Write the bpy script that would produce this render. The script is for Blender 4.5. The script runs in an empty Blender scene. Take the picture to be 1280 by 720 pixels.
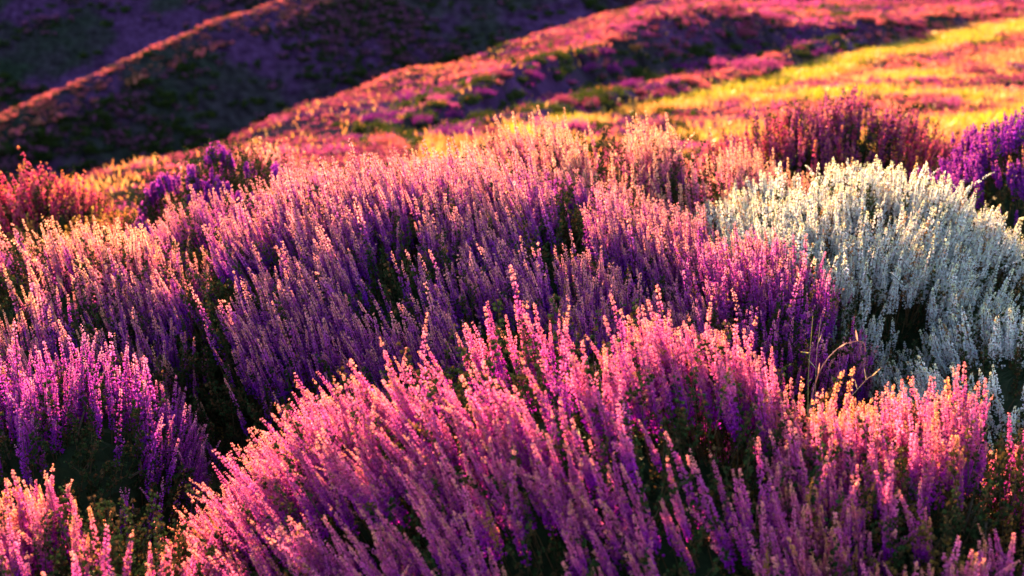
import bpy, math, random
import numpy as np
from mathutils import Vector, Matrix

random.seed(7)
RNG = np.random.default_rng(7)
scene = bpy.context.scene
COL = scene.collection
R = math.radians

# ------------------------------------------------------------------ camera (also used to choose which spikes become parts)
CAM = np.array([0.0, 0.0, 1.5]); PITCH = R(20.0); F = 50.0 / 36.0 * 1280.0
RIGHT = np.array([1.0, 0, 0]); FWD = np.array([0, math.cos(PITCH), -math.sin(PITCH)]); UP = np.array([0, math.sin(PITCH), math.cos(PITCH)])

def project(P):
    d = np.atleast_2d(P) - CAM
    w = d @ FWD
    w = np.where(w < 1e-3, 1e-3, w)
    return 640 + F * (d @ RIGHT) / w, 360 - F * (d @ UP) / w, w

def ray(u, v):
    d = FWD + RIGHT * (u - 640) / F + UP * (360 - v) / F
    return d / d[1]                       # per metre of y

# ------------------------------------------------------------------ noise
_LAT = np.random.default_rng(3).random((256, 256))
def vnoise(x, y):
    x = np.asarray(x, float); y = np.asarray(y, float)
    xi = np.floor(x).astype(int); yi = np.floor(y).astype(int)
    fx = x - xi; fy = y - yi
    fx = fx * fx * (3 - 2 * fx); fy = fy * fy * (3 - 2 * fy)
    a = _LAT[xi % 256, yi % 256]; b = _LAT[(xi + 1) % 256, yi % 256]
    c = _LAT[xi % 256, (yi + 1) % 256]; d = _LAT[(xi + 1) % 256, (yi + 1) % 256]
    return (a * (1 - fx) + b * fx) * (1 - fy) + (c * (1 - fx) + d * fx) * fy
def fbm(x, y, o=4):
    s = 0; a = 1; t = 0
    for i in range(o):
        s = s + a * vnoise(x * 2 ** i + 17.3 * i, y * 2 ** i + 5.1 * i); t += a; a *= .5
    return s / t

# ------------------------------------------------------------------ terrain heights
def base_line(y):
    return np.interp(y, [-30, 0, 3.5, 5, 18, 22, 60, 80, 100, 400], [1.0, 0.02, 0.0, -0.22, -2.45, -3.03, -7.57, -12, -26, -60])

def crest_plan(pts, lift=0.0):
    out = []
    for u, v in pts:
        r = ray(u, v); ys = np.linspace(5, 75, 1600)
        if lift == 'crest': L_ = np.interp(u, [130, 440, 850], [0, .12, .5])
        else: L_ = lift
        z = CAM[2] + ys * r[2]; d = z - base_line(ys) - L_
        k = np.argmax(d < 0) if (d < 0).any() else len(ys) - 1
        out.append((ys[k], ys[k] * r[0]))
    return np.array(out)
CA = crest_plan([(40, 262), (130, 230), (200, 206), (350, 150), (427, 112), (520, 76), (640, 42), (740, 14), (800, -4), (850, -16)], 'crest')
CA = CA[np.argsort(CA[:, 0])]
def crest_x(y):
    x = np.interp(y, CA[:, 0], CA[:, 1])
    x = np.where(y < CA[0, 0], CA[0, 1] - (CA[0, 0] - y) * 1.6, x)
    return np.where(y > CA[-1, 0], CA[-1, 1] + (y - CA[-1, 0]) * .35, x)

def soft(t, r):
    return np.sqrt(t * t + r * r) - r

WALLS = []   # low banks across the near slope, steep on the side towards the valley mouth
for pts, hs, dec in (([(470, 162), (600, 148), (700, 128), (850, 95), (1000, 72), (1150, 50)], [.05, .34, .52, .72, .66, .1], 7.0),
                     ([(600, 172), (760, 138), (900, 110), (1000, 86), (1150, 47), (1280, 16)], [.03, .20, .24, .30, .30, .2], 2.2)):
    WALLS.append((crest_plan(pts), np.array(hs), dec))

def ridge_pts(l):
    o = []
    for u, v, y in l:
        r = ray(u, v); o.append((y * r[0], y, CAM[2] + y * r[2]))
    return np.array(o)
RB = ridge_pts([(-500, 330, 66), (-200, 218, 72), (0, 146, 79), (100, 101, 84), (200, 56, 90), (330, 12, 97), (500, -60, 106), (900, -140, 120), (1500, -200, 140)])
RC = ridge_pts([(-600, -60, 190), (0, -160, 200), (640, -260, 215), (1300, -330, 230), (2200, -380, 240)])

def h_near(x, y):
    z = base_line(y)
    for c, hs, dec in WALLS:
        o = np.argsort(c[:, 1]); cx, cy, ch = c[o, 1], c[o, 0], hs[o]
        yl = np.interp(x, cx, cy) + 1.6 * (fbm(x * .45 + dec * 9, 0 * x, 3) - .5); t = y - yl
        H = np.interp(x, cx, ch, left=0, right=0) * (.6 + .8 * vnoise(x * .3 + dec * 5, 0 * x))
        w_ = H / .42 + .15; q = np.clip(t / w_, 0, 1)
        z = z + H * q * q * (3 - 2 * q) * np.exp(-np.clip(t - w_, 0, None) / dec)
    z = z + (fbm(x * .35, y * .35, 3) - .5) * .38 * np.clip((y - 6) / 8, 0, 1)
    z = z + (fbm(x * 1.3 + 9, y * 1.3, 3) - .5) * .10
    t = crest_x(y) + .2 * (vnoise(y * .5, 0 * y) - .5) * np.clip((y - 9) / 5, 0, 1) - x
    drop = np.where(t > 0, soft(t, .8) * .75, 0)
    return z - drop

def ridge(x, y, P, s_front, s_back, r):
    yc = np.interp(x, P[:, 0], P[:, 1]); zc = np.interp(x, P[:, 0], P[:, 2]); t = y - yc
    return zc - np.where(t < 0, s_front, s_back) * soft(t, r)

def height(x, y):
    n = (fbm(x * .05, y * .05, 4) - .5)
    a = h_near(x, y)
    b = ridge(x, y, RB, .62, .5, 1.2) + (fbm(x * .16, y * .16, 4) - .5) * 1.0 * np.clip(1 - 0 * x, 0, 1)
    c = ridge(x, y, RC, .60, .4, 4) + n * 7
    far = 8 + 0.12 * (y - 300) + 40 * (fbm(x * .006 + 5, y * .006, 3) - .3)
    c = np.where(y > 260, np.maximum(c, np.minimum(far, -10 + (y - 260) * .4)), c)
    floor = -34 + n * 4
    return np.maximum(np.maximum(a, b), np.maximum(c, floor))

# ------------------------------------------------------------------ cover map of the near slope: where grass, where heather
def band(u, v, pts, w):
    pts = np.array(pts, float)
    vc = np.interp(u, pts[:, 0], pts[:, 1])
    m = (u > pts[0, 0] - 30) & (u < pts[-1, 0] + 200)
    return np.where(m, np.exp(-((v - vc) / w) ** 2), 0)
def grass_mask(x, y, z=None):
    if z is None: z = height(x, y)
    u, v, w = project(np.stack([x, y, z], -1).reshape(-1, 3))
    u = u.reshape(x.shape); v = v.reshape(x.shape)
    g = band(u, v, [(660, 168), (760, 144), (900, 118), (1000, 96), (1100, 66), (1300, 26)], 10) * 1.0
    g = np.maximum(g, .8 * band(u, v, [(1080, 195), (1180, 172), (1300, 140)], 16))
    g = np.maximum(g, .42 * band(u, v, [(960, 130), (1100, 105), (1300, 72)], 12))
    g = np.maximum(g, .35 * band(u, v, [(560, 190), (760, 178), (900, 175)], 14) )
    g = np.maximum(g, .35 * band(u, v, [(100, 238), (190, 218)], 12) * (u < 240))
    mtx = np.clip((v - np.interp(u, [400, 700, 1000, 1280], [215, 158, 98, 30])) / 25, 0, 1) * (u > 380)
    g = np.maximum(g, mtx * (.04 + .60 * np.clip((fbm(x * 1.1 + 31, y * .4, 3) - .46) * 4, 0, 1)) * .34)
    g = g * (y > 5.2) * (y < 75)
    return np.clip(g + (fbm(x * .9 + 3, y * .6, 3) - .5) * 1.3 * (g > .10), 0, 1)
def hollow_shade_mask(x, y, z):  # band where dark tussocks stand in for the hollow's shade
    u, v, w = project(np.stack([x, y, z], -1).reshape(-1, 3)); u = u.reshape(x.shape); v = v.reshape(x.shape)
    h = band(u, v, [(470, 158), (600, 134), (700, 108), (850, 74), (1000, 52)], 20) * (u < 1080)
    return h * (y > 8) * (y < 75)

# ------------------------------------------------------------------ materials
def nd(nt, t, **k):
    n = nt.nodes.new(t)
    for a, b in k.items(): setattr(n, a, b)
    return n
def mat_base(name):
    m = bpy.data.materials.new(name); m.use_nodes = True
    nt = m.node_tree; nt.nodes.clear()
    return m, nt, nd(nt, 'ShaderNodeOutputMaterial')

def attr_material(name, transl, rough=.6, spec=.25, jit=.25):
    m, nt, out = mat_base(name); L = nt.links.new
    a = nd(nt, 'ShaderNodeAttribute', attribute_name='tint')
    geo = nd(nt, 'ShaderNodeTexCoord')
    nz = nd(nt, 'ShaderNodeTexNoise'); nz.inputs['Scale'].default_value = 140; L(geo.outputs['Object'], nz.inputs['Vector'])
    mr = nd(nt, 'ShaderNodeMapRange'); mr.inputs['To Min'].default_value = 1 - jit; mr.inputs['To Max'].default_value = 1 + jit
    mr.inputs['From Min'].default_value = .3; mr.inputs['From Max'].default_value = .7
    L(nz.outputs['Fac'], mr.inputs['Value'])
    mul = nd(nt, 'ShaderNodeVectorMath', operation='SCALE'); L(a.outputs['Color'], mul.inputs[0]); L(mr.outputs['Result'], mul.inputs['Scale'])
    p = nd(nt, 'ShaderNodeBsdfPrincipled'); p.inputs['Roughness'].default_value = rough; p.inputs['Specular IOR Level'].default_value = spec
    if spec < .05:
        p = nd(nt, 'ShaderNodeBsdfDiffuse'); L(mul.outputs['Vector'], p.inputs['Color'])
    else: L(mul.outputs['Vector'], p.inputs['Base Color'])
    tr = nd(nt, 'ShaderNodeBsdfTranslucent'); L(mul.outputs['Vector'], tr.inputs['Color'])
    mx = nd(nt, 'ShaderNodeMixShader'); mx.inputs['Fac'].default_value = transl
    L(p.outputs[0], mx.inputs[1]); L(tr.outputs[0], mx.inputs[2]); L(mx.outputs[0], out.inputs['Surface'])
    return m
M_FLOWER = attr_material('heather_petals', .5, .8, .04)
M_LEAF = attr_material('heather_leaves', .2, .7, .12)
M_GRASS = attr_material('grass_blades', .45, .5, .3)

def bark_material():
    m, nt, out = mat_base('woody_bark'); L = nt.links.new
    tc = nd(nt, 'ShaderNodeTexCoord'); nz = nd(nt, 'ShaderNodeTexNoise'); nz.inputs['Scale'].default_value = 90
    mp = nd(nt, 'ShaderNodeMapping'); mp.inputs['Scale'].default_value = (1, 1, .2); L(tc.outputs['Object'], mp.inputs['Vector']); L(mp.outputs[0], nz.inputs['Vector'])
    cr = nd(nt, 'ShaderNodeValToRGB'); cr.color_ramp.elements[0].color = (.03, .02, .014, 1); cr.color_ramp.elements[1].color = (.14, .09, .06, 1)
    L(nz.outputs['Fac'], cr.inputs[0]); p = nd(nt, 'ShaderNodeBsdfPrincipled'); p.inputs['Roughness'].default_value = .85
    L(cr.outputs[0], p.inputs['Base Color']); bp = nd(nt, 'ShaderNodeBump'); bp.inputs['Strength'].default_value = .5; bp.inputs['Distance'].default_value = .002
    L(nz.outputs['Fac'], bp.inputs['Height']); L(bp.outputs[0], p.inputs['Normal']); L(p.outputs[0], out.inputs['Surface'])
    return m
M_BARK = bark_material()

def ground_material():
    m, nt, out = mat_base('heath_ground'); L = nt.links.new
    tc = nd(nt, 'ShaderNodeTexCoord')
    def noise(s, d=5): 
        n = nd(nt, 'ShaderNodeTexNoise'); n.inputs['Scale'].default_value = s; n.inputs['Detail'].default_value = d
        L(tc.outputs['Object'], n.inputs['Vector']); return n
    def ramp(src, stops):
        r = nd(nt, 'ShaderNodeValToRGB'); e = r.color_ramp.elements
        e[0].position, e[0].color = stops[0][0], (*stops[0][1], 1); e[1].position, e[1].color = stops[-1][0], (*stops[-1][1], 1)
        for p_, c in stops[1:-1]:
            q = e.new(p_); q.color = (*c, 1)
        L(src, r.inputs[0]); return r
    soil = ramp(noise(14).outputs['Fac'], [(.3, (.012, .010, .008)), (.55, (.035, .026, .016)), (.75, (.05, .055, .02))])
    heath = ramp(noise(.11, 8).outputs['Fac'], [(.36, (.020, .029, .020)), (.47, (.034, .027, .036)), (.53, (.062, .024, .076)), (.66, (.085, .032, .105))])
    fine = ramp(noise(1.7, 6).outputs['Fac'], [(.3, (.25, .25, .25)), (.7, (1.15, 1.15, 1.15))])
    mulh = nd(nt, 'ShaderNodeMix', data_type='RGBA', blend_type='MULTIPLY'); mulh.inputs['Factor'].default_value = 1
    L(heath.outputs[0], mulh.inputs['A']); L(fine.outputs[0], mulh.inputs['B'])
    grass = ramp(noise(2.3, 6).outputs['Fac'], [(.3, (.11, .07, .02)), (.5, (.20, .14, .03)), (.7, (.28, .16, .04))])
    av = nd(nt, 'ShaderNodeAttribute', attribute_name='cover'); sp = nd(nt, 'ShaderNodeSeparateColor'); L(av.outputs['Color'], sp.inputs[0])
    m1 = nd(nt, 'ShaderNodeMix', data_type='RGBA'); L(sp.outputs[0], m1.inputs['Factor']); L(soil.outputs[0], m1.inputs['A']); L(mulh.outputs['Result'], m1.inputs['B'])
    m2 = nd(nt, 'ShaderNodeMix', data_type='RGBA'); L(sp.outputs[1], m2.inputs['Factor']); L(m1.outputs['Result'], m2.inputs['A']); L(grass.outputs[0], m2.inputs['B'])
    p = nd(nt, 'ShaderNodeBsdfDiffuse'); p.inputs['Roughness'].default_value = .8
    L(m2.outputs['Result'], p.inputs['Color'])
    b = nd(nt, 'ShaderNodeBump'); b.inputs['Strength'].default_value = .6; b.inputs['Distance'].default_value = .05
    L(noise(9, 8).outputs['Fac'], b.inputs['Height']); L(b.outputs[0], p.inputs['Normal'])
    L(p.outputs[0], out.inputs['Surface'])
    return m
M_GROUND = ground_material()

# ------------------------------------------------------------------ mesh making (all quads, numpy)
def quad_mesh(name, V, Q, C=None, mats=(), smooth=False, cname='tint'):
    me = bpy.data.meshes.new(name)
    V = np.asarray(V, np.float32); Q = np.asarray(Q, np.int32)
    me.vertices.add(len(V)); me.vertices.foreach_set('co', V.ravel())
    me.loops.add(Q.size); me.loops.foreach_set('vertex_index', Q.ravel())
    me.polygons.add(len(Q)); me.polygons.foreach_set('loop_start', np.arange(0, Q.size, 4, dtype=np.int32))
    me.polygons.foreach_set('loop_total', np.full(len(Q), 4, np.int32))
    if C is not None:
        at = me.attributes.new(cname, 'FLOAT_COLOR' if cname == 'cover' else 'BYTE_COLOR', 'POINT')
        cc = np.ones((len(V), 4), np.float32); cc[:, :3] = C; at.data.foreach_set('color', cc.ravel())
    for m in mats: me.materials.append(m)
    me.update(calc_edges=True)
    me.polygons.foreach_set('use_smooth', np.full(len(Q), smooth, bool))
    return me

class Acc:
    def __init__(s): s.V = []; s.Q = []; s.C = []; s.n = 0
    def add(s, V, Q, C):
        V = np.asarray(V, float); s.V.append(V); s.Q.append(np.asarray(Q) + s.n)
        C = np.asarray(C, float)
        s.C.append(np.broadcast_to(C, (len(V), 3))); s.n += len(V)
    def arrays(s): return np.concatenate(s.V), np.concatenate(s.Q), np.concatenate(s.C)
    def add_proto(s, proto, mats):      # mats (n,3,4)
        V, Q, C = proto; n = len(mats)
        if not n: return
        P = np.einsum('nij,vj->nvi', mats[:, :, :3], V) + mats[:, None, :, 3]
        QQ = Q[None] + (np.arange(n) * len(V))[:, None, None]
        s.V.append(P.reshape(-1, 3)); s.Q.append(QQ.reshape(-1, 4) + s.n); s.C.append(np.tile(C, (n, 1))); s.n += n * len(V)

def link(name, me, parent=None):
    o = bpy.data.objects.new(name, me); COL.objects.link(o)
    if parent: o.parent = parent
    return o

def norm(a): return a / np.maximum(np.linalg.norm(a, axis=-1, keepdims=True), 1e-9)

def florets(acc, P, A, S, C, hi):
    """bells at P, pointing along A, of size S; hi = four petals, else two"""
    n = len(P); A = norm(A)
    ref = np.where(np.abs(A[:, 2:3]) > .9, [[1., 0, 0]], [[0, 0, 1.]])
    X = norm(np.cross(A, ref)); Y = np.cross(A, X)
    th = RNG.random(n) * 6.28; c, s_ = np.cos(th)[:, None], np.sin(th)[:, None]
    X, Y = X * c + Y * s_, Y * c - X * s_
    S = np.broadcast_to(S, (n,))[:, None]
    vs = [P]
    k = 4 if hi else 2
    if hi:
        for i in range(4):
            a = i * math.pi / 2; vs.append(P + S * (A * .55 + (X * math.cos(a) + Y * math.sin(a)) * .38))
        for i in range(4):
            a = i * math.pi / 2 + math.pi / 4; vs.append(P + S * (A * 1.0 + (X * math.cos(a) + Y * math.sin(a)) * .5))
        q = [[0, 1 + i, 5 + i, 1 + (i + 1) % 4] for i in range(4)]
    else:
        vs += [P + S * (A * .5 + X * .5), P + S * (A * .5 - X * .5), P + S * (A * 1.0 + Y * .45), P + S * (A * .95 - Y * .45)]
        q = [[0, 1, 3, 2], [0, 2, 4, 1]]
    m = len(vs); V = np.stack(vs, 1).reshape(-1, 3)
    Q = (np.array(q)[None] + (np.arange(n) * m)[:, None, None]).reshape(-1, 4)
    CC = np.repeat(C, m, axis=0)
    CC = CC.reshape(n, m, 3).copy(); CC[:, 0] *= .7; CC = CC.reshape(-1, 3)
    acc.add(V, Q, CC)

def tube(acc, pts, rads, col, k=4):
    pts = np.asarray(pts, float); d = norm(np.gradient(pts, axis=0))
    ref = np.array([0, 1., 0]) if abs(d[0][1]) < .9 else np.array([1., 0, 0])
    X = norm(np.cross(d, ref)); Y = np.cross(d, X)
    a = np.arange(k) * 2 * math.pi / k
    r = np.asarray(rads)[:, None, None]
    V = pts[:, None] + r * (X[:, None] * np.cos(a)[None, :, None] + Y[:, None] * np.sin(a)[None, :, None])
    n = len(pts); Q = [[i * k + j, i * k + (j + 1) % k, (i + 1) * k + (j + 1) % k, (i + 1) * k + j] for i in range(n - 1) for j in range(k)]
    acc.add(V.reshape(-1, 3), Q, col)

PAL = {   # petals, second petals, tip buds with a sunlit tint, share of browned florets
    'pink': dict(a=(.92, .21, .44), b=(.80, .11, .56), low=(.52, .02, .62), bud=(.92, .40, .28), old=.04, bk=1.1),
    'rust': dict(a=(.92, .25, .32), b=(.86, .16, .46), low=(.58, .04, .52), bud=(.90, .44, .18), old=.10, bk=1.2),
    'magenta': dict(a=(.64, .10, .50), b=(.54, .07, .58), low=(.40, .02, .60), bud=(.84, .34, .46), old=.02, bk=1.2),
    'mauve': dict(a=(.74, .17, .52), b=(.54, .08, .60), low=(.34, .02, .62), bud=(.90, .40, .34), old=.02, bk=1.7),
    'cream': dict(a=(.90, .36, .34), b=(.80, .24, .42), low=(.54, .07, .50), bud=(.92, .54, .32), old=.04, bk=2.0),
    'white': dict(a=(.93, .93, .90), b=(.88, .89, .87), low=(.90, .90, .92), bud=(.82, .80, .48), old=.04),
    'plum': dict(a=(.27, .08, .34), b=(.34, .11, .38), bud=(.28, .16, .20), old=.02),
    'purple': dict(a=(.38, .035, .56), b=(.46, .05, .58), bud=(.66, .12, .46), old=.02),
    'violet': dict(a=(.23, .025, .40), b=(.29, .03, .46), bud=(.60, .12, .40), old=.02, bk=1.2),
    'crimson': dict(a=(.58, .045, .15), b=(.62, .10, .24), low=(.40, .03, .14), bud=(.72, .30, .08), old=.12),
    'dusky':   dict(a=(.46, .08, .22), b=(.30, .05, .30), low=(.20, .03, .26), bud=(.72, .22, .24), old=.12, bk=1.4),
    'orange':  dict(a=(.60, .28, .07), b=(.62, .24, .16), bud=(.50, .42, .06), old=.30),
}
PAL['green'] = dict(a=(.05, .08, .03), b=(.08, .10, .03), bud=(.1, .1, .03), old=0)
GREEN = np.array([.026, .046, .014])

def spike_proto(kind, L, n, size, rmax, hi, seed, subs=2, form=0):
    rs = np.random.default_rng(seed); pal = dict(PAL[kind]); acc = Acc(); bk_ = .06
    if form == 1: bk_ = .28
    if form == 2: bk_ = .18; pal['old'] = .8; n = int(n * .6); subs = 1
    shade = rs.uniform(.68, 1.14); mixk = rs.uniform(0, 1)
    basec = (np.array(pal['a']) * mixk + np.array(pal['b']) * (1 - mixk)) * shade
    budk = rs.uniform(.06, .22) * pal.get('bk', 1)
    def one(o, dirv, L_, n_, r_):
        bend = rs.normal(0, bk_, 2)
        perp = norm(np.cross(dirv, [0.1, 1, 0])); per2 = np.cross(dirv, perp)
        f = lambda t: o + dirv * (t * L_)[:, None] + perp * (bend[0] * L_ * t * t)[:, None] + per2 * (bend[1] * L_ * t * t)[:, None]
        t = np.sort(rs.random(n_)) ** .9
        c = f(t); ang = np.arange(n_) * 2.399 + rs.normal(0, .5, n_)
        rad = perp[None] * np.cos(ang)[:, None] + per2[None] * np.sin(ang)[:, None]
        prof = (np.clip(1 - t, 0, 1) ** .95) * (.55 + .45 * np.clip(t / .12, 0, 1)) 
        rr = r_ * prof * rs.uniform(.45, 1, n_) + .0003
        A = rad * .6 + dirv[None] * rs.uniform(.4, 1.0, n_)[:, None]
        low = np.array(pal.get('low', pal['b'])) * shade; gk = np.clip((t - .15) / .55, 0, 1)[:, None]  # spike foot tinted like shade, upper florets like sunlit ones
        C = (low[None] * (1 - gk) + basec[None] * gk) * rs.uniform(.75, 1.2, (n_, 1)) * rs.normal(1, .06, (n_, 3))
        tip = np.clip((t - (1 - budk)) / .1, 0, 1)[:, None] * rs.uniform(.4, 1, (n_, 1))
        C = C * (1 - tip) + np.array(pal['bud'])[None] * tip  # bud colour also paints the sunlit tip
        old = rs.random(n_) < pal['old']
        C[old] = np.array([.42, .20, .07]) * rs.uniform(.7, 1.3, (old.sum(), 1))
        S = size * (.6 + .4 * np.clip((1 - t) / .3, 0, 1)) * rs.uniform(.8, 1.25, n_)
        florets(acc, c + rad * rr[:, None], A, S, np.clip(C, 0, .95), hi)
        return f
    up = np.array([0, 0, 1.])
    f = one(np.zeros(3), up, L, n, rmax)
    ts = np.linspace(-.45, .97, 5)
    tube(acc, f(ts), np.linspace(.0011, .0004, 5) * (1 if hi else 1.6), np.array([.10, .06, .03]), 3)
    for k in range(subs):
        a = rs.uniform(0, 6.28); t0 = rs.uniform(.0, .35); tl = rs.uniform(.10, .24)
        d = norm(np.array([math.cos(a) * math.sin(tl), math.sin(a) * math.sin(tl), math.cos(tl)]))
        s = rs.uniform(.25, .5)
        one(f(np.array([t0]))[0], d, L * s, int(n * s * .8), rmax * .7)
    V, Q, C = acc.arrays()
    return V, Q, C

def sprig_proto(seed, L=.09, n=26, leaf=.0068, col=GREEN):
    """leafy green shoot: stem with tiny scale leaves"""
    rs = np.random.default_rng(seed); acc = Acc()
    t = rs.random(n); ang = np.arange(n) * 2.4
    rad = np.stack([np.cos(ang), np.sin(ang), 0 * ang], 1)
    bx = rs.normal(0, .15, 2)
    c = np.stack([bx[0] * L * t * t, bx[1] * L * t * t, L * t], 1)
    C = col[None] * rs.uniform(.5, 1.5, (n, 1)) * np.array([[1, 1, 1]])
    brown = rs.random(n) < .2; C[brown] = [.09, .05, .02]
    florets(acc, c + rad * .003, rad * .7 + [0, 0, .8], leaf * rs.uniform(.7, 1.4, n), C, False)
    tube(acc, [[0, 0, -.05], [bx[0] * L * .25, bx[1] * L * .25, L * .5], [bx[0] * L, bx[1] * L, L]], [.0014, .001, .0005], np.array([.06, .04, .02]), 3)
    return acc.arrays()

def frames(D, spin, scale):
    """(n,3,3) rotations taking z to D"""
    D = norm(D); ref = np.array([[0, 1., 0]])
    X = norm(np.cross(np.broadcast_to(ref, D.shape), D)); Y = np.cross(D, X)
    c, s = np.cos(spin)[:, None], np.sin(spin)[:, None]
    X2 = X * c + Y * s; Y2 = -X * s + Y * c
    return np.stack([X2, Y2, D], -1) * np.asarray(scale)[:, None, None]

# ------------------------------------------------------------------ ground sheets
def terrain():
    a_r = np.concatenate([np.linspace(.5, 14, 130), np.geomspace(14.15, 55, 170)[1:], np.geomspace(55.5, 140, 150), np.geomspace(141, 330, 80), np.geomspace(340, 2500, 30)])
    th = np.concatenate([np.linspace(-180, -28, 46)[:-1], np.linspace(-28, 28, 260), np.linspace(28, 180, 46)[1:]])
    th = np.radians(th)
    Rr, T = np.meshgrid(a_r, th, indexing='ij')
    x = Rr * np.sin(T); y = Rr * np.cos(T)
    yy = np.where(y < -8, -8 - (y + 8) * 0, y)
    z = height(x, y)
    z = np.where(y < 0, np.interp(y, [-2500, -60, 0], [60, 4, 0]) + height(x, np.zeros_like(y)) * np.exp(y / 4), z)
    g = grass_mask(x, y, z); g = np.where(y > 0, g, 0)
    heath = np.clip((y - 5) / 6, 0, 1)
    nr, nt_ = Rr.shape
    V = np.stack([x, y, z], -1).reshape(-1, 3)
    idx = np.arange(nr * nt_).reshape(nr, nt_)
    Q = np.stack([idx[:-1, :-1], idx[:-1, 1:], idx[1:, 1:], idx[1:, :-1]], -1).reshape(-1, 4)
    C = np.stack([heath, g, 0 * g], -1).reshape(-1, 3)
    # centre disc
    V = np.vstack([V, [[0, 0, float(height(np.array([0.]), np.array([0.]))[0])]]])
    C = np.vstack([C, [[0, 0, 0]]])
    c = len(V) - 1
    cap = [[c, idx[0, j + 1], idx[0, j], c] for j in range(nt_ - 1)]
    me = quad_mesh('ground', V, Q[:, ::-1], C, [M_GROUND], True, 'cover')
    o = link('ground', me); o['kind'] = 'structure'
    return o
terrain()

# ------------------------------------------------------------------ heather bushes
def protos(kind, L, n, size, rmax, hi, k, seed, subs):
    return [spike_proto(kind, L * random.uniform(.85, 1.2), n, size, rmax, hi, seed + i, subs, form={k - 1: 2, k - 2: 1}.get(i, 0)) for i in range(k)]
LOD = {0: dict(n=132, size=.0041, rmax=.0070, hi=True, subs=4),
       1: dict(n=98, size=.0045, rmax=.0052, hi=False, subs=2),
       2: dict(n=44, size=.0072, rmax=.0060, hi=False, subs=2)}
_pc = {}
def get_protos(kind, lod, L, rm=1.0):
    key = (kind, lod, L, rm)
    if key not in _pc:
        d = dict(LOD[lod]); d['rmax'] *= rm
        pr = protos(kind, L, d['n'], d['size'], d['rmax'], d['hi'], 9, hash(kind) % 1 + sum(map(ord, kind)) * 10 + lod, d['subs'])
        _pc[key] = (pr, [None] * len(pr))
    return _pc[key]
SPRIGS = [sprig_proto(900 + i) for i in range(5)]
SPRIGS_O = [sprig_proto(950 + i, col=np.array([.16, .09, .02])) for i in range(3)]

BUSHES = []
def bush(**k): BUSHES.append(k)
#     name/label, centre x y, radii, top z (dome), kinds, number of spikes, spike length, lod, lean (x,y), fan
bush(label='large pink heather bush sprawling along the bottom of the photo, tips glowing salmon', kinds=[('pink', 1.)], c=(.14, 2.12), r=(.78, .50), top=.585, n=2100, L=.165, lod=0, lean=(-.30, .05), fan=.40, pw=1.5, fc=.22, ff=.5)
bush(label='orange-flecked pink heather bush with upright spikes in the bottom right corner', kinds=[('rust', .55), ('pink', .45)], c=(.62, 2.04), r=(.54, .46), top=.47, n=1700, L=.15, lod=0, lean=(-.10, .05), fan=.30, pw=1.35, fc=.02, ff=.1, cut=.36)
bush(label='small salmon pink heather plant cut off by the bottom left corner', kinds=[('pink', .7), ('rust', .3)], c=(-.70, 1.98), r=(.34,.32), top=.345, n=600, L=.14, lod=0, lean=(-.10, .05), fan=.4, fc=.0, ff=.1, cut=.36)
bush(label='magenta heather plant with thick upright spikes at the left edge, half in shade', kinds=[('magenta', 1.)], c=(-.98, 2.72), r=(.32,.32), top=.29, n=420, L=.155, lod=1, lean=(-.08, 0), fan=.25, rm=1.25)
bush(label='broad mauve heather bush with leaning spikes, dark violet below, in the middle', kinds=[('mauve', 1.)], c=(-.18, 3.64), r=(1.08, .86), top=.42, n=4300, L=.15, lod=1, lean=(-.24, 0), fan=.12, pw=1.35, cut=.40, fc=.56)
bush(label='small magenta pink heather plant wedged between the broad mauve bush and the white heather', kinds=[('magenta', .55), ('mauve', .45)], c=(.60, 3.28), r=(.30, .42), top=.32, n=700, L=.15, lod=1, lean=(-.14, 0), fan=.2, cut=.40, fc=.5)
bush(label='golden pink heather bush at the left edge between the crimson and the magenta plants', kinds=[('mauve', .5), ('cream', .5)], c=(-1.12, 3.42), r=(.60, .50), top=.31, n=1200, L=.15, lod=1, lean=(-.14, 0), fan=.2)  # cream share paints its sunlit spikes
bush(label='pale cream-tipped heather bush forming the crest behind the broad mauve one', kinds=[('cream', 1.)], c=(.24, 4.22), r=(1.06,.52), top=.395, n=2300, L=.17, lod=1, lean=(-.18, 0), fan=.15, pw=1.35, cut=.40)  # cream petals paint the sunlit top of the mauve mass
bush(label='white heather bush in full flower on the right', kinds=[('white', 1.)], c=(.96, 3.78), r=(.64, .66), top=.39, n=2300, L=.125, lod=1, lean=(.02, 0), fan=.3, rm=2.4, pw=1.35, cut=.33, fc=.26)
bush(label='low white heather plant hanging over the shadow at the right edge', kinds=[('white', 1.)], c=(1.20, 3.05), r=(.36, .36), top=.25, n=560, L=.12, lod=1, lean=(-.05, -.05), fan=.5, rm=2.4, cut=.33, fc=.26)
bush(label='crimson pink heather plant at the left edge in front of the dark hillside', kinds=[('crimson', 1.)], c=(-1.72, 4.9), r=(.33, .32), top=.09, n=300, L=.13, lod=2, lean=(-.12, 0), fan=.3)
bush(label='rusty brown heather plant beside the crimson one on the left', kinds=[('orange', .7), ('crimson', .3)], c=(-1.42, 4.65), r=(.38, .32), top=.02, n=300, L=.10, lod=2, lean=(0, 0), fan=.3)
bush(label='small vivid purple heather plant on the left behind the mauve crest', kinds=[('purple', 1.)], c=(-.96,4.7), r=(.40,.32), top=.25, n=700, L=.055, lod=2, lean=(0, 0), fan=.35)
bush(label='pale pink heather plant with tall tips just behind the small vivid purple one', kinds=[('cream', .6), ('rust', .4)], c=(-1.0, 5.3), r=(.45, .35), top=.06, n=380, L=.15, lod=2, lean=(-.12, 0), fan=.2)
bush(label='dark crimson heather bush rising highest behind the white heather', kinds=[('dusky', .75), ('crimson', .25)], c=(1.20, 5.2), r=(.64, .42), top=.30, n=1100, L=.13, lod=2, lean=(-.05, 0), fan=.35)
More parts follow.
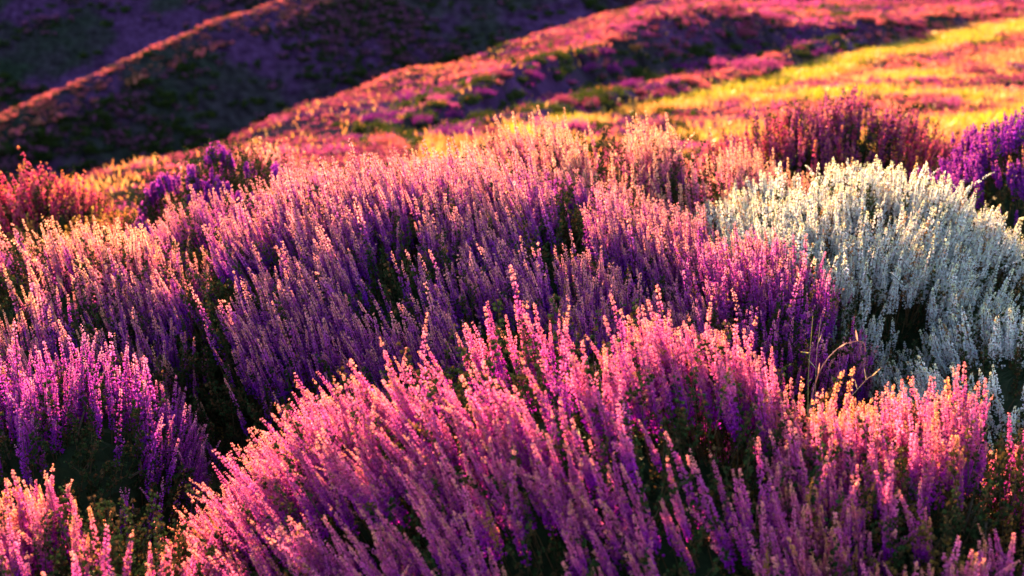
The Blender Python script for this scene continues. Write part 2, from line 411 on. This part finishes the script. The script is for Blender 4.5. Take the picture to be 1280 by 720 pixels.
bush(label='dusky pink heather plant left of the tallest dark crimson bush', kinds=[('dusky', .5), ('rust', .5)], c=(.80, 5.1), r=(.36, .34), top=.09, n=380, L=.13, lod=2, lean=(-.05, 0), fan=.3)
bush(label='deep violet heather bush at the right edge above the white heather', kinds=[('violet', 1.)], c=(1.70, 4.38), r=(.56, .48), top=.395, n=1000, L=.09, lod=2, lean=(-.05, 0), fan=.35)
bush(label='rose pink heather plant on the right behind the deep violet bush', kinds=[('crimson', .4), ('rust', .6)], c=(2.0, 5.9), r=(.45, .4), top=-.02, n=360, L=.13, lod=2, lean=(-.05, 0), fan=.3)
bush(label='small brownish pink heather plant poking up behind the middle of the pale crest', kinds=[('dusky', .5), ('cream', .5)], c=(.40, 5.2), r=(.30, .28), top=.06, n=240, L=.13, lod=2, lean=(-.12, 0), fan=.3)
bush(label='yellowish pink heather plant behind the left part of the pale crest', kinds=[('orange', .35), ('cream', .65)], c=(-.35, 5.35), r=(.4, .3), top=-.05, n=300, L=.13, lod=2, lean=(-.12, 0), fan=.3)

bush(label='salmon heather plant cut off by the bottom right corner', kinds=[('rust', .6), ('pink', .4)], c=(1.0, 2.12), r=(.30, .34), top=.36, n=520, L=.13, lod=0, lean=(.0, .0), fan=.35, fc=.0, ff=.1, cut=.36)

def dome(b, D):
    """surface point for unit directions D"""
    cx, cy = b['c']; g = b['g']; rx, ry = b['r']; h = b['top'] - g
    ph = np.arctan2(D[:, 1], D[:, 0])
    s = b['seed'] * 3.1
    lump = 1 + .22 * (fbm(D[:, 0] * 2.6 + s + 40, D[:, 1] * 2.6 + 40, 3) - .5)
    return np.stack([cx + rx * D[:, 0] * lump, cy + ry * D[:, 1] * lump, g + h * np.clip(D[:, 2], 0, 1) ** b.get('pw', 1.15) * lump], -1)

def inside(b, P, k):
    q = np.stack([(P[:, 0] - b['c'][0]) / b['r'][0], (P[:, 1] - b['c'][1]) / b['r'][1], (P[:, 2] - b['g']) / (b['top'] - b['g'])], -1)
    return (q ** 2).sum(1) < k * k

for i, b in enumerate(BUSHES):
    b['seed'] = i + 1
    b['g'] = float(height(np.array([b['c'][0]]), np.array([b['c'][1]]))[0]) - .01

SP = []      # every spike: bush, proto key, matrix, tip/mid
for bi, b in enumerate(BUSHES):
    rs = np.random.default_rng(100 + bi)
    want = b['n']; n = want * 7
    D = rs.normal(size=(n, 3)); D[:, 2] = np.abs(D[:, 2]); D = norm(D)
    D = D[D[:, 2] > .05]
    P = dome(b, D)
    cl = fbm(P[:, 0] * 7 + bi * 9, P[:, 1] * 7 + P[:, 2] * 8, 3)
    front = np.clip(-D[:, 1], 0, 1) * np.clip(1 - D[:, 2] * 1.1, 0, 1)
    prob = np.clip((cl - b.get('cut', .43) - b.get('fc', .17) * front) * 7, .012, 1) * (1 - b.get('ff', .6) * front)
    keep = rs.random(len(P)) < prob
    for bj, o in enumerate(BUSHES):
        if bj != bi: keep &= ~inside(o, P + [0, 0, .03], .86)
    D = D[keep][:want]; P = P[keep][:want]
    n = len(P)
    cx, cy = b['c']
    out = D.copy(); out[:, 2] = 0
    dirs = np.array([[b['lean'][0], b['lean'][1], 1.]]) + out * b['fan'] + rs.normal(0, .055, (n, 3)) * [1, 1, 0]
    # neighbours lean together
    dirs[:, 0] += (vnoise(P[:, 0] * 6 + bi, P[:, 1] * 6) - .5) * .28
    dirs[:, 1] += (vnoise(P[:, 0] * 6 + bi + 50, P[:, 1] * 6) - .5) * .25
    dirs = norm(dirs)
    sc = rs.uniform(.50, 1.05, n) + (rs.random(n) < .10) * rs.uniform(.1, .50, n)
    sc *= .75 + .45 * np.clip(D[:, 2], 0, 1)
    root = P - dirs * (b['L'] * sc * .5)[:, None]
    M3 = frames(dirs, rs.random(n) * 6.28, sc)
    M34 = np.concatenate([M3, root[:, :, None]], 2)
    kn = [k for k, _ in b['kinds']]; kw = np.array([w for _, w in b['kinds']])
    kc = rs.choice(len(kn), n, p=kw / kw.sum())
    # kinds come in patches
    if len(kn) == 2:
        pt = fbm(P[:, 0] * 5 + 3 * bi, P[:, 1] * 5 + P[:, 2] * 5, 2); th = np.quantile(pt, kw[0] / kw.sum())
        kc = np.where(rs.random(n) < .7, (pt > th).astype(int), kc)
    pi = rs.choice(9, n, p=[.13] * 7 + [.06, .03])
    b.update(M34=M34, kc=kc, pi=pi, tip=P + dirs * (b['L'] * sc * .45)[:, None], root=root, n_=n, kn=kn, D=D, sc=sc)

# coarse depth buffer: how much of each spike the photograph's viewpoint sees
CW, CH, CELL = 160, 90, 8
buf = np.full(CW * CH * 1, 1e9); own = np.full(CW * CH, -1); base = 0
pts_all = []; id_all = []
for b in BUSHES:
    for t in np.linspace(.15, 1, 12):
        pts_all.append(b['root'] * (1 - t) + b['tip'] * t); id_all.append(np.arange(b['n_']) + base)
    b['base'] = base; base += b['n_']
PA = np.concatenate(pts_all); IA = np.concatenate(id_all)
u, v, w = project(PA); ok = (u > 0) & (u < 1280) & (v > 0) & (v < 720)
cell = (np.clip(v, 0, 719) // CELL).astype(int) * CW + (np.clip(u, 0, 1279) // CELL).astype(int)
order = np.argsort(-w[ok]); ci = cell[ok][order]; own[ci] = IA[ok][order]
seen = np.bincount(own[own >= 0], minlength=base).astype(float)
frac = np.bincount(IA[ok], minlength=base)

def leafy(b, parent, bi):
    rs = np.random.default_rng(500 + bi); acc = Acc()
    area = b['r'][0] * b['r'][1]
    n = int(b['n'] * (.6 if b['kinds'][0][0] == 'white' else 1.3))
    D = rs.normal(size=(n, 3)); D[:, 2] = np.abs(D[:, 2]); D = norm(D)
    P = dome(b, D); c0 = np.array([b['c'][0], b['c'][1], b['g']])
    k = np.where(rs.random((n, 1)) < .12, rs.uniform(.92, 1.02, (n, 1)), rs.uniform(.62, .95, (n, 1))); P = c0 + (P - c0) * k
    d = norm(D * .7 + [0, 0, .7] + rs.normal(0, .3, (n, 3)))
    M = np.concatenate([frames(d, rs.random(n) * 6.28, rs.uniform(.6, 1.1, n)), P[:, :, None]], 2)
    pr = SPRIGS if b['kinds'][0][0] not in ('rust', 'orange') else SPRIGS + SPRIGS_O
    w = rs.integers(0, len(pr), n)
    for i, p in enumerate(pr): acc.add_proto(p, M[w == i])
    # hidden core added to block the sun, coloured dark to deepen the gaps
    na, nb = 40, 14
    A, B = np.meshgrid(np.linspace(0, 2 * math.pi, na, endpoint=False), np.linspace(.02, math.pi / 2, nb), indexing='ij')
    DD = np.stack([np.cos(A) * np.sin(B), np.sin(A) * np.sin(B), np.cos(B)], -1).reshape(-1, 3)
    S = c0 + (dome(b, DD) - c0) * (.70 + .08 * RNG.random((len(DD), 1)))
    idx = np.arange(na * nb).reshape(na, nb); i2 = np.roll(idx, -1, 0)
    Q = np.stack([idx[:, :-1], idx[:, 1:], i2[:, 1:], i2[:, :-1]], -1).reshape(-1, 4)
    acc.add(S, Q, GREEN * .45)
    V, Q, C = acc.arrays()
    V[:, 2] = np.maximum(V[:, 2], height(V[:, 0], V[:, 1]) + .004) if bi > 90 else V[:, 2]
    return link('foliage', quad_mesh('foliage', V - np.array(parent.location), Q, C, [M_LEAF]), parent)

def woody(b, parent, bi):
    rs = np.random.default_rng(700 + bi); acc = Acc(); c0 = np.array([b['c'][0], b['c'][1], b['g']])
    for k in range(22):
        a = rs.uniform(0, 6.28); e = rs.uniform(.35, 1.3)
        D = norm(np.array([[math.cos(a) * math.cos(e), math.sin(a) * math.cos(e), math.sin(e)]]))
        end = c0 + (dome(b, D)[0] - c0) * .93
        st = c0 + np.array([math.cos(a), math.sin(a), 0]) * .04
        mid = (st + end) / 2 + rs.normal(0, .02, 3) - [0, 0, .03]
        t = np.linspace(0, 1, 7)[:, None]
        pts = (1 - t) ** 2 * st + 2 * t * (1 - t) * mid + t * t * end + rs.normal(0, .004, (7, 3))
        tube(acc, pts, np.linspace(.006, .0018, 7), (1, 1, 1), 5)
    V, Q, C = acc.arrays()
    return link('branches', quad_mesh('branches', V - np.array(parent.location), Q, None, [M_BARK], True), parent)

for bi, b in enumerate(BUSHES):
    root = bpy.data.objects.new('heather_bush', None); COL.objects.link(root)
    root.location = (b['c'][0], b['c'][1], b['g']); root.empty_display_size = .1
    root['label'] = b['label']; root['category'] = 'heather'; root['group'] = 'flowering heather bushes on the near slope'
    loc = np.array(root.location)
    leafy(b, root, bi); woody(b, root, bi)
    s = seen[b['base']:b['base'] + b['n_']] + .02 * frac[b['base']:b['base'] + b['n_']] + .01 * b['sc']
    s = np.where(seen[b['base']:b['base'] + b['n_']] < 1, -1, s)
    top = np.argsort(-s)[:100]; top = top[s[top] > 0]
    part = np.zeros(b['n_'], bool); part[top] = True
    acc = Acc()
    for ki, kn in enumerate(b['kn']):
        pr, me = get_protos(kn, b['lod'], b['L'], b.get('rm', 1.0))
        for p in range(9):
            m = (b['kc'] == ki) & (b['pi'] == p)
            MM = b['M34'][m & ~part].copy(); MM[:, :, 3] -= loc
            acc.add_proto(pr[p], MM)
            for j in np.nonzero(m & part)[0]:
                if me[p] is None: me[p] = quad_mesh('flower_spike', *pr[p], [M_FLOWER])
                o = link('flower_spike', me[p], root)
                A = b['M34'][j]; mt = Matrix([list(A[r]) for r in range(3)] + [[0, 0, 0, 1]])
                mt.translation -= Vector(loc); o.matrix_local = mt
    V, Q, C = acc.arrays()
    o = link('flower_spikes', quad_mesh('flower_spikes', V, Q, C, [M_FLOWER]), root); o['kind'] = 'stuff'

# ------------------------------------------------------------------ tussocks out on the slope
def tussock_proto(kind, nsp, nfl, fs, seed, r=.27, h=.19, leafn=200):
    rs = np.random.default_rng(seed); acc = Acc(); pal = PAL[kind]
    D = rs.normal(size=(nsp, 3)); D[:, 2] = np.abs(D[:, 2]); D = norm(D)
    lump = 1 + .5 * (fbm(D[:, 0] * 2 + seed, D[:, 1] * 2 + 9, 2) - .5)
    NL = 4; lo = rs.normal(0, .16, (NL, 2)) * [1.5, 1]; lr = rs.uniform(.35, .8, NL); wl = rs.integers(0, NL, nsp)
    P = D * np.array([r, r, h]) * (lump * lr[wl] * rs.uniform(.75, 1.1, nsp))[:, None]; P[:, :2] += lo[wl]
    d = norm(D * .5 + [-.1, 0, 1.] + rs.normal(0, .15, (nsp, 3)))
    L = rs.uniform(.06, .17, nsp)
    mixk = rs.random((nsp, 1)); bc = np.array(pal['a']) * mixk + np.array(pal['b']) * (1 - mixk)
    bc = bc * rs.uniform(.5, 1.05, (nsp, 1)) * [1, .95, .62]
    t = (np.arange(nfl) + .3) / nfl
    c = P[:, None] + d[:, None] * (L[:, None] * t)[:, :, None] + rs.normal(0, .006, (nsp, nfl, 3))
    A = d[:, None] + rs.normal(0, .8, (nsp, nfl, 3))
    S = fs * rs.uniform(.7, 1.3, (nsp, nfl)) * (1.15 - .5 * t)
    C = bc[:, None] * rs.uniform(.75, 1.2, (nsp, nfl, 1))
    tp = (t > .8)[None, :, None] * .2
    C = C * (1 - tp) + np.array(pal['bud']) * tp
    florets(acc, c.reshape(-1, 3), A.reshape(-1, 3), S.ravel(), np.clip(C.reshape(-1, 3), 0, .9), False)
    fl = acc; acc2 = Acc()
    n = leafn; D = rs.normal(size=(n, 3)); D[:, 2] = np.abs(D[:, 2]); D = norm(D)
    wl = rs.integers(0, NL, n); P = D * np.array([r, r, h]) * rs.uniform(.75, 1.0, (n, 1)) * lr[wl][:, None]; P[:, :2] += lo[wl]
    florets(acc2, P, D + rs.normal(0, .6, (n, 3)), fs * 1.5 * rs.uniform(.6, 1.3, n), GREEN * rs.uniform(.6, 1.6, (n, 1)), False)
    na, nb = (12, 5) if nsp > 100 else (6, 3)
    A_, B_ = np.meshgrid(np.linspace(0, 2 * math.pi, na, endpoint=False), np.linspace(.05, math.pi / 2 + .5, nb), indexing='ij')
    DD = np.stack([np.cos(A_) * np.sin(B_), np.sin(A_) * np.sin(B_), np.cos(B_)], -1).reshape(-1, 3)
    idx = np.arange(na * nb).reshape(na, nb); i2 = np.roll(idx, -1, 0)
    for q in range(NL): acc2.add(DD * np.array([r, r, h]) * (.78 if nsp > 100 else .58) * lr[q] + [lo[q][0], lo[q][1], 0], np.stack([idx[:, :-1], idx[:, 1:], i2[:, 1:], i2[:, :-1]], -1).reshape(-1, 4), GREEN * .7)
    return fl.arrays(), acc2.arrays()

def merged(p):
    a = Acc(); a.add(*p[0]); a.add(*p[1]); return a.arrays()

# candidate places on the visible slope
rs = np.random.default_rng(42)
n = 64000
yy = 5.6 + (66 - 5.6) * rs.random(n) ** 1.15; uu = rs.uniform(-60, 1340, n)
xx = (uu - 640) / F * (yy * .94 + 1.0)
ok = xx > crest_x(yy) - 1.6
xx, yy = xx[ok], yy[ok]; zz = height(xx, yy)
g = grass_mask(xx, yy, zz); hol = hollow_shade_mask(xx, yy, zz)
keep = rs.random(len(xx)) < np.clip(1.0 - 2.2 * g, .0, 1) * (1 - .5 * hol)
for b in BUSHES: keep &= ((xx - b['c'][0]) / (b['r'][0] + .25)) ** 2 + ((yy - b['c'][1]) / (b['r'][1] + .25)) ** 2 > 1
xx, yy, zz, g, hol = xx[keep], yy[keep], zz[keep], g[keep], hol[keep]
cush = (rs.random(len(xx)) < .06) & (xx > crest_x(yy) + 1.5) & (yy > 8)
keep_c = cush
sz = (rs.uniform(.40, .95, len(xx)) ** 1.3 + cush * rs.uniform(.5, 1.0, len(xx))) * np.clip(.50 + (yy - 8) * .008, .5, .8) * (1 - .5 * g * ~cush) * np.clip(1 - (xx - crest_x(yy) < .8) * .35, .5, 1)
# thin out: keep distance
cellmap = {}; sel = []
for i in range(len(xx)):
    k = (int(xx[i] // .45), int(yy[i] // .45)); bad = False
    for a in (-1, 0, 1):
        for c in (-1, 0, 1):
            for j in cellmap.get((k[0] + a, k[1] + c), ()):
                if (xx[i] - xx[j]) ** 2 + (yy[i] - yy[j]) ** 2 < (.36 * sz[i]) ** 2: bad = True
    if not bad: cellmap.setdefault(k, []).append(i); sel.append(i)
xx, yy, zz, sz, g, hol = (a[sel] for a in (xx, yy, zz, sz, g, hol))
# kind patches
pk = fbm(xx * .45 + 20, yy * .3 + 3, 3)
TK = ['cream', 'rust', 'mauve', 'dusky', 'violet', 'orange', 'green', 'magenta']
kidx = np.where(pk < .0, 0, np.where(pk < .47, 1, np.where(pk < .53, 7, 3)))
kidx = np.where(rs.random(len(xx)) < .2, rs.integers(1, 6, len(xx)), kidx)
kidx = np.where((g > .3) & (rs.random(len(xx)) < .5), 5, kidx)
kidx = np.where(rs.random(len(xx)) < .26, np.where(rs.random(len(xx)) < .45, 6, 3), kidx)
kidx = np.where(sz > .75, np.where(rs.random(len(xx)) < .5, 3, 7), kidx)
kidx = np.where((kidx == 2) & (rs.random(len(xx)) < .5), 1, kidx)
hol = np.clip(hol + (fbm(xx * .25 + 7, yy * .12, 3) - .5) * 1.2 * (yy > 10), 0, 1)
kidx = np.where((hol > .22) & (rs.random(len(xx)) < .8), np.where(rs.random(len(xx)) < .6, 6, 4), kidx)  # mostly dark green and violet kinds, painting shade into the hollow
# visible size of each: coarse depth buffer
own2 = np.full(320 * 180, -1)
order = np.argsort(-yy)
for i in order:
    s_ = sz[i]
    u, v, w = project(np.array([[xx[i], yy[i], zz[i] + .15 * s_]])); rpx = .27 * s_ * F / w[0] / 4
    x0, x1 = int(max(0, u[0] / 4 - rpx)), int(min(320, u[0] / 4 + rpx + 1)); y0, y1 = int(max(0, v[0] / 4 - rpx * .7)), int(min(180, v[0] / 4 + rpx * .6 + 1))
    if x1 > x0 and y1 > y0:
        for r_ in range(y0, y1): own2[r_ * 320 + x0:r_ * 320 + x1] = i
for bi, b in enumerate(BUSHES):
    u, v, w = project(dome(b, norm(np.stack(np.meshgrid(np.linspace(-1, 1, 30), np.linspace(-1, 1, 30), [.6]), -1).reshape(-1, 3))))
    for a_, c_ in zip(u, v):
        if 2 < a_ < 1270 and 2 < c_ < 710: own2[int(c_ // 4) * 320 + int(a_ // 4) - 1:int(c_ // 4) * 320 + int(a_ // 4) + 2] = -2
vis = np.bincount(own2[own2 >= 0], minlength=len(xx))
big = np.argsort(-vis)[:300]; big = big[vis[big] > 0]
isbig = np.zeros(len(xx), bool); isbig[big] = True
LBL = ['pale pink heather tussock, out of focus, on the sunlit slope beyond the bushes', 'salmon heather tussock, out of focus, on the sunlit slope beyond the bushes',
       'mauve heather tussock, out of focus, on the slope beyond the bushes', 'dusky rose heather tussock, out of focus, on the slope beyond the bushes',
       'violet heather tussock, out of focus, on the slope beyond the bushes', 'orange-brown heather tussock, out of focus, on the slope beyond the bushes', 'dark green heather tussock without flowers, out of focus, on the slope beyond the bushes', 'magenta heather cushion, larger than its neighbours, out of focus, on the slope beyond the bushes']
TPR = {}
for k, kn in enumerate(TK):
    TPR[k] = []
    for s_ in range(4):
        p = tussock_proto(kn, 260, 7, .020, 3000 + k * 10 + s_)
        TPR[k].append((quad_mesh('flowers', *p[0], [M_FLOWER]), quad_mesh('foliage', *p[1], [M_LEAF])))
for i in big:
    fm, lm = TPR[kidx[i]][int(rs.integers(0, 4))]
    o = bpy.data.objects.new('heather_tussock', None); COL.objects.link(o)
    o.location = (xx[i], yy[i], zz[i] - .03); o.rotation_euler = (0, 0, rs.uniform(-.5, .5)); s_ = sz[i]; o.scale = (s_ * rs.uniform(.9, 1.3), s_, s_ * rs.uniform(.8, 1.2))
    o['label'] = LBL[kidx[i]]; o['category'] = 'heather'; o['group'] = ['pale pink', 'salmon', 'mauve', 'dusky rose', 'violet', 'orange-brown', 'dark green', 'magenta'][kidx[i]] + ' heather tussocks on the slope beyond'
    link('flowers', fm, o); link('foliage', lm, o)
def mats_at(x, y, z, s, rs, sx=None):
    n = len(x); a = rs.random(n) * 6.28; c, si = np.cos(a), np.sin(a); M = np.zeros((n, 3, 4))
    M[:, 0, 0] = c * s; M[:, 0, 1] = -si * s; M[:, 1, 0] = si * s; M[:, 1, 1] = c * s; M[:, 2, 2] = s * rs.uniform(.75, 1.25, n)
    M[:, 0, 3] = x; M[:, 1, 3] = y; M[:, 2, 3] = z; return M
acc = Acc(); rest = ~isbig
for k, kn in enumerate(TK):
    for s_ in range(3):
        p = merged(tussock_proto(kn, 62, 2, .053, 4000 + k * 10 + s_, leafn=28))
        p2 = merged(tussock_proto(kn, 34, 2, .070, 4500 + k * 10 + s_, leafn=12))
        for pp, dm in ((p, yy < 20), (p2, yy >= 20)):
            m = rest & (kidx == k) & (np.arange(len(xx)) % 3 == s_) & dm
            acc.add_proto(pp, mats_at(xx[m], yy[m], zz[m] - .04, sz[m], rs))
V, Q, C = acc.arrays()
o = link('heather_cover', quad_mesh('heather_cover', V, Q, C, [M_FLOWER])); o['kind'] = 'stuff'
o['label'] = 'heather growing thickly over the middle slope'; o['category'] = 'heather'
print('tussocks', len(xx), 'individual', len(big), 'cover quads', len(Q))

# far ridges
def far_cover(name, label, P, dy0, dy1, n, smin, smax, u0, u1, seed, prs):
    rs = np.random.default_rng(seed)
    x = rs.uniform(u0, u1, n); yc = np.interp(x, P[:, 0], P[:, 1]); y = yc + rs.uniform(0, 1, n) ** 1.0 * (dy1 - dy0) + dy0
    z = height(x, y); dn = y - yc
    pch = fbm(x * .12 + 4, y * .12 + 8, 4)
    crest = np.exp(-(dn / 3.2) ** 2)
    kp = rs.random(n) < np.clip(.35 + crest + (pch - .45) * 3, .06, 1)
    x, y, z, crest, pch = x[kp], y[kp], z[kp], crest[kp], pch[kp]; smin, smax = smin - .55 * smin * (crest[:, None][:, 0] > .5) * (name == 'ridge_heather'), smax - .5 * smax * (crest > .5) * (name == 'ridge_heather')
    k = np.where(pch > .50, 0, 1); k = np.where(rs.random(len(x)) < .25, 1 - k, k); k = np.where((crest > .4) & (rs.random(len(x)) < .8), 2, k)  # pink kinds along the crest paint its sunlit rim
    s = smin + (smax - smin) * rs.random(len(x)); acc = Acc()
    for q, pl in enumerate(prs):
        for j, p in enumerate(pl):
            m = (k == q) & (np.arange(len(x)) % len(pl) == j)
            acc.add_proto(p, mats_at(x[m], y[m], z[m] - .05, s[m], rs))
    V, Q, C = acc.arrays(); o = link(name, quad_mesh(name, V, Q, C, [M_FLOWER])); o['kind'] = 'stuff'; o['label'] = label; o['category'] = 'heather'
    print(name, len(x), len(Q))
def lowp(kn, seed, c=2): return [merged(tussock_proto(kn, 26, 2, .085, seed + i, leafn=22)) for i in range(c)]
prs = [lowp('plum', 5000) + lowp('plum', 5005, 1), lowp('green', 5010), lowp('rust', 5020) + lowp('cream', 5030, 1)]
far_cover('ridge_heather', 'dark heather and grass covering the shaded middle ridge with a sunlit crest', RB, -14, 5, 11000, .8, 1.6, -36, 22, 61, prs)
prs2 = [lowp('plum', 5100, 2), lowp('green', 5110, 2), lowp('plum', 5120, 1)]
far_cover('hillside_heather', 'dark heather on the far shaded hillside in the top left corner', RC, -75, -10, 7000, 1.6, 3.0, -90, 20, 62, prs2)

# ------------------------------------------------------------------ grass
rs = np.random.default_rng(77)
n = 600000
y = 5.4 + 58 * rs.random(n) ** 1.0; x = (rs.uniform(-40, 1330, n) - 640) / F * (y * .94 + 1.0)
ok = x > crest_x(y) - 1.2; x, y = x[ok], y[ok]
z = height(x, y); g = grass_mask(x, y, z)
kp = rs.random(len(x)) < np.clip(g * 1.4, .03, 1); x, y, z, g = x[kp], y[kp], z[kp], g[kp]
n = len(x); print('blades', n)
L = rs.uniform(.05, .15, n) * (.6 + .5 * g); wd = rs.uniform(.004, .009, n) * (1 + y / 25)
a = rs.random(n) * 6.28; X = np.stack([np.cos(a), np.sin(a), 0 * a], 1)
d = norm(np.stack([rs.normal(-.1, .3, n), rs.normal(0, .3, n), np.ones(n)], 1)); b0 = np.stack([x, y, z - .01], 1)
tipd = norm(d + np.stack([rs.normal(0, .5, n), rs.normal(0, .5, n), 0 * a], 1))
mid = b0 + d * (L * .55)[:, None]; tip = mid + tipd * (L * .45)[:, None]
w_ = wd[:, None]
V = np.stack([b0 - X * w_, b0 + X * w_, mid + X * w_ * .7, mid - X * w_ * .7, tip + X * w_ * .15, tip - X * w_ * .15], 1).reshape(-1, 3)
Q = (np.array([[0, 1, 2, 3], [3, 2, 4, 5]])[None] + (np.arange(n) * 6)[:, None, None]).reshape(-1, 4)
pt = fbm(x * .8, y * .5, 3)[:, None]
c1 = np.array([.36, .31, .02]); c2 = np.array([.52, .20, .06]); c3 = np.array([.46, .26, .10])
mx = np.clip((pt - .45) * 3 + (.75 - g[:, None]) * 2.2, 0, 1); C = (c1 * (1 - mx) + c2 * mx) * rs.uniform(.6, 1.2, (n, 1)); dry = rs.random(n) < .2; C[dry] = c3
o = link('slope_grass', quad_mesh('slope_grass', V, Q, np.repeat(C, 6, 0), [M_GRASS])); o['kind'] = 'stuff'
o['label'] = 'yellow-green grass in strips between the heather on the sunny slope'; o['category'] = 'grass'

acc = Acc(); n = 5000
y = rs.uniform(1.2, 6.0, n); x = rs.uniform(-.42, .42, n) * (y + .8) * 1.15; z = height(x, y)
d = norm(np.stack([rs.normal(0, 1, n), rs.normal(0, 1, n), rs.uniform(.1, 1.2, n)], 1))
M = np.concatenate([frames(d, rs.random(n) * 6.28, rs.uniform(.4, .9, n)), np.stack([x, y, z], 1)[:, :, None]], 2); wh = rs.integers(0, 8, n)
for i, p in enumerate(SPRIGS + SPRIGS_O): acc.add_proto(p, M[wh == i])
V, Q, C = acc.arrays(); o = link('ground_cover', quad_mesh('ground_cover', V, Q, C, [M_LEAF])); o['kind'] = 'stuff'
o['label'] = 'mossy shoots and dead sprigs littering the soil under the bushes'; o['category'] = 'ground cover'

# ------------------------------------------------------------------ dry stems beside the white heather
def dry_stem(label, pts, r, col, head=False):
    pts = np.array(pts, float); acc = Acc()
    t = np.linspace(0, len(pts) - 1, 14); P = np.stack([np.interp(t, range(len(pts)), pts[:, k]) for k in range(3)], 1)
    for _ in range(2): P[1:-1] = (P[:-2] + 2 * P[1:-1] + P[2:]) / 4
    o = bpy.data.objects.new('dry_stem', None); COL.objects.link(o); o.location = P[0]; o['label'] = label; o['category'] = 'dry stem'
    tube(acc, P - P[0], np.linspace(r, r * .5, 14), col, 6); V, Q, C = acc.arrays()
    link('stalk', quad_mesh('stalk', V, Q, C, [M_GRASS], True), o)
    rs = np.random.default_rng(int(pts[0][0] * 1000)); 
    for k in range(3):
        i = 3 + 3 * k; d = norm(rs.normal(0, 1, 3) * [1, 1, .3] + [0, 0, .8]); s = P[i] - P[0]
        X = norm(np.cross(d, [0, 1., .1])) * r * 1.3
        e = s + d * .028; a2 = Acc(); a2.add([s - X * .4, s + X * .4, s + d * .014 + X, s + d * .014 - X, e + X * .1, e - X * .1], [[0, 1, 2, 3], [3, 2, 4, 5]], np.array(col) * .9)
        V, Q, C = a2.arrays(); link('leaf', quad_mesh('leaf', V, Q, C, [M_GRASS]), o)
def wp(u, v, y):
    r = ray(u, v); return (y * r[0], y, CAM[2] + y * r[2])
dry_stem('upright yellowish dry stem between the purple and white heather', [wp(1010, 560, 2.85), wp(1010, 470, 2.85), wp(1016, 395, 2.87)], .0014, (.34, .30, .10))
dry_stem('thin grey dry stem beside the yellowish one', [wp(1018, 560, 2.8), wp(1020, 450, 2.8), wp(1026, 398, 2.83)], .0009, (.35, .28, .22))
dry_stem('pinkish dead twig arching over the dark gap below the white heather', [wp(1010, 520, 2.75), wp(1022, 462, 2.75), wp(1050, 430, 2.78), wp(1080, 424, 2.82), wp(1082, 440, 2.82)], .0015, (.40, .22, .18))
dry_stem('short pale dead twig lying low under the arching one', [wp(1060, 500, 2.7), wp(1085, 472, 2.7), wp(1096, 468, 2.7)], .0012, (.34, .24, .16))

# ------------------------------------------------------------------ light
EL, AZ = R(12.5), R(-14)     # azimuth measured from +Y (away from the camera), negative = to the left
S = Vector((math.sin(AZ) * math.cos(EL), math.cos(AZ) * math.cos(EL), math.sin(EL)))
sun = bpy.data.lights.new('sun', 'SUN'); sun.energy = 5; sun.angle = R(.5); sun.color = (1, .56, .23)
so = bpy.data.objects.new('sun', sun); COL.objects.link(so); so.rotation_euler = (-S).to_track_quat('-Z', 'Y').to_euler(); so.location = S * 50
w = bpy.data.worlds.new('World'); scene.world = w; w.use_nodes = True; nt = w.node_tree; nt.nodes.clear()
sky = nt.nodes.new('ShaderNodeTexSky'); sky.sky_type = 'NISHITA'; sky.sun_disc = False; sky.sun_elevation = EL; sky.sun_rotation = AZ
bg = nt.nodes.new('ShaderNodeBackground'); bg.inputs['Strength'].default_value = .095; ow = nt.nodes.new('ShaderNodeOutputWorld')
nt.links.new(sky.outputs[0], bg.inputs[0]); nt.links.new(bg.outputs[0], ow.inputs[0])

cam = bpy.data.cameras.new('camera'); cam.lens = 50; cam.sensor_width = 36; cam.clip_end = 5000; cam.clip_start = .05
cam.dof.use_dof = True; cam.dof.focus_distance = 2.95; cam.dof.aperture_fstop = 4.5
co = bpy.data.objects.new('camera', cam); COL.objects.link(co); co.location = CAM; co.rotation_euler = (math.pi / 2 - PITCH, 0, 0)
scene.camera = co
scene.view_settings.view_transform = 'Standard'; scene.view_settings.look = 'None'; scene.view_settings.exposure = 2.95; scene.view_settings.gamma = 1
scene.cycles.debug_use_compact_bvh = True
scene.cycles.max_bounces = 6; scene.cycles.diffuse_bounces = 3; scene.cycles.transmission_bounces = 5; scene.cycles.transparent_max_bounces = 4

import gc
del acc, V, Q, C, PA, IA, buf, pts_all, id_all, u, v, w, cell, order, M, _pc, TPR, MM, A
BUSHES.clear(); gc.collect()
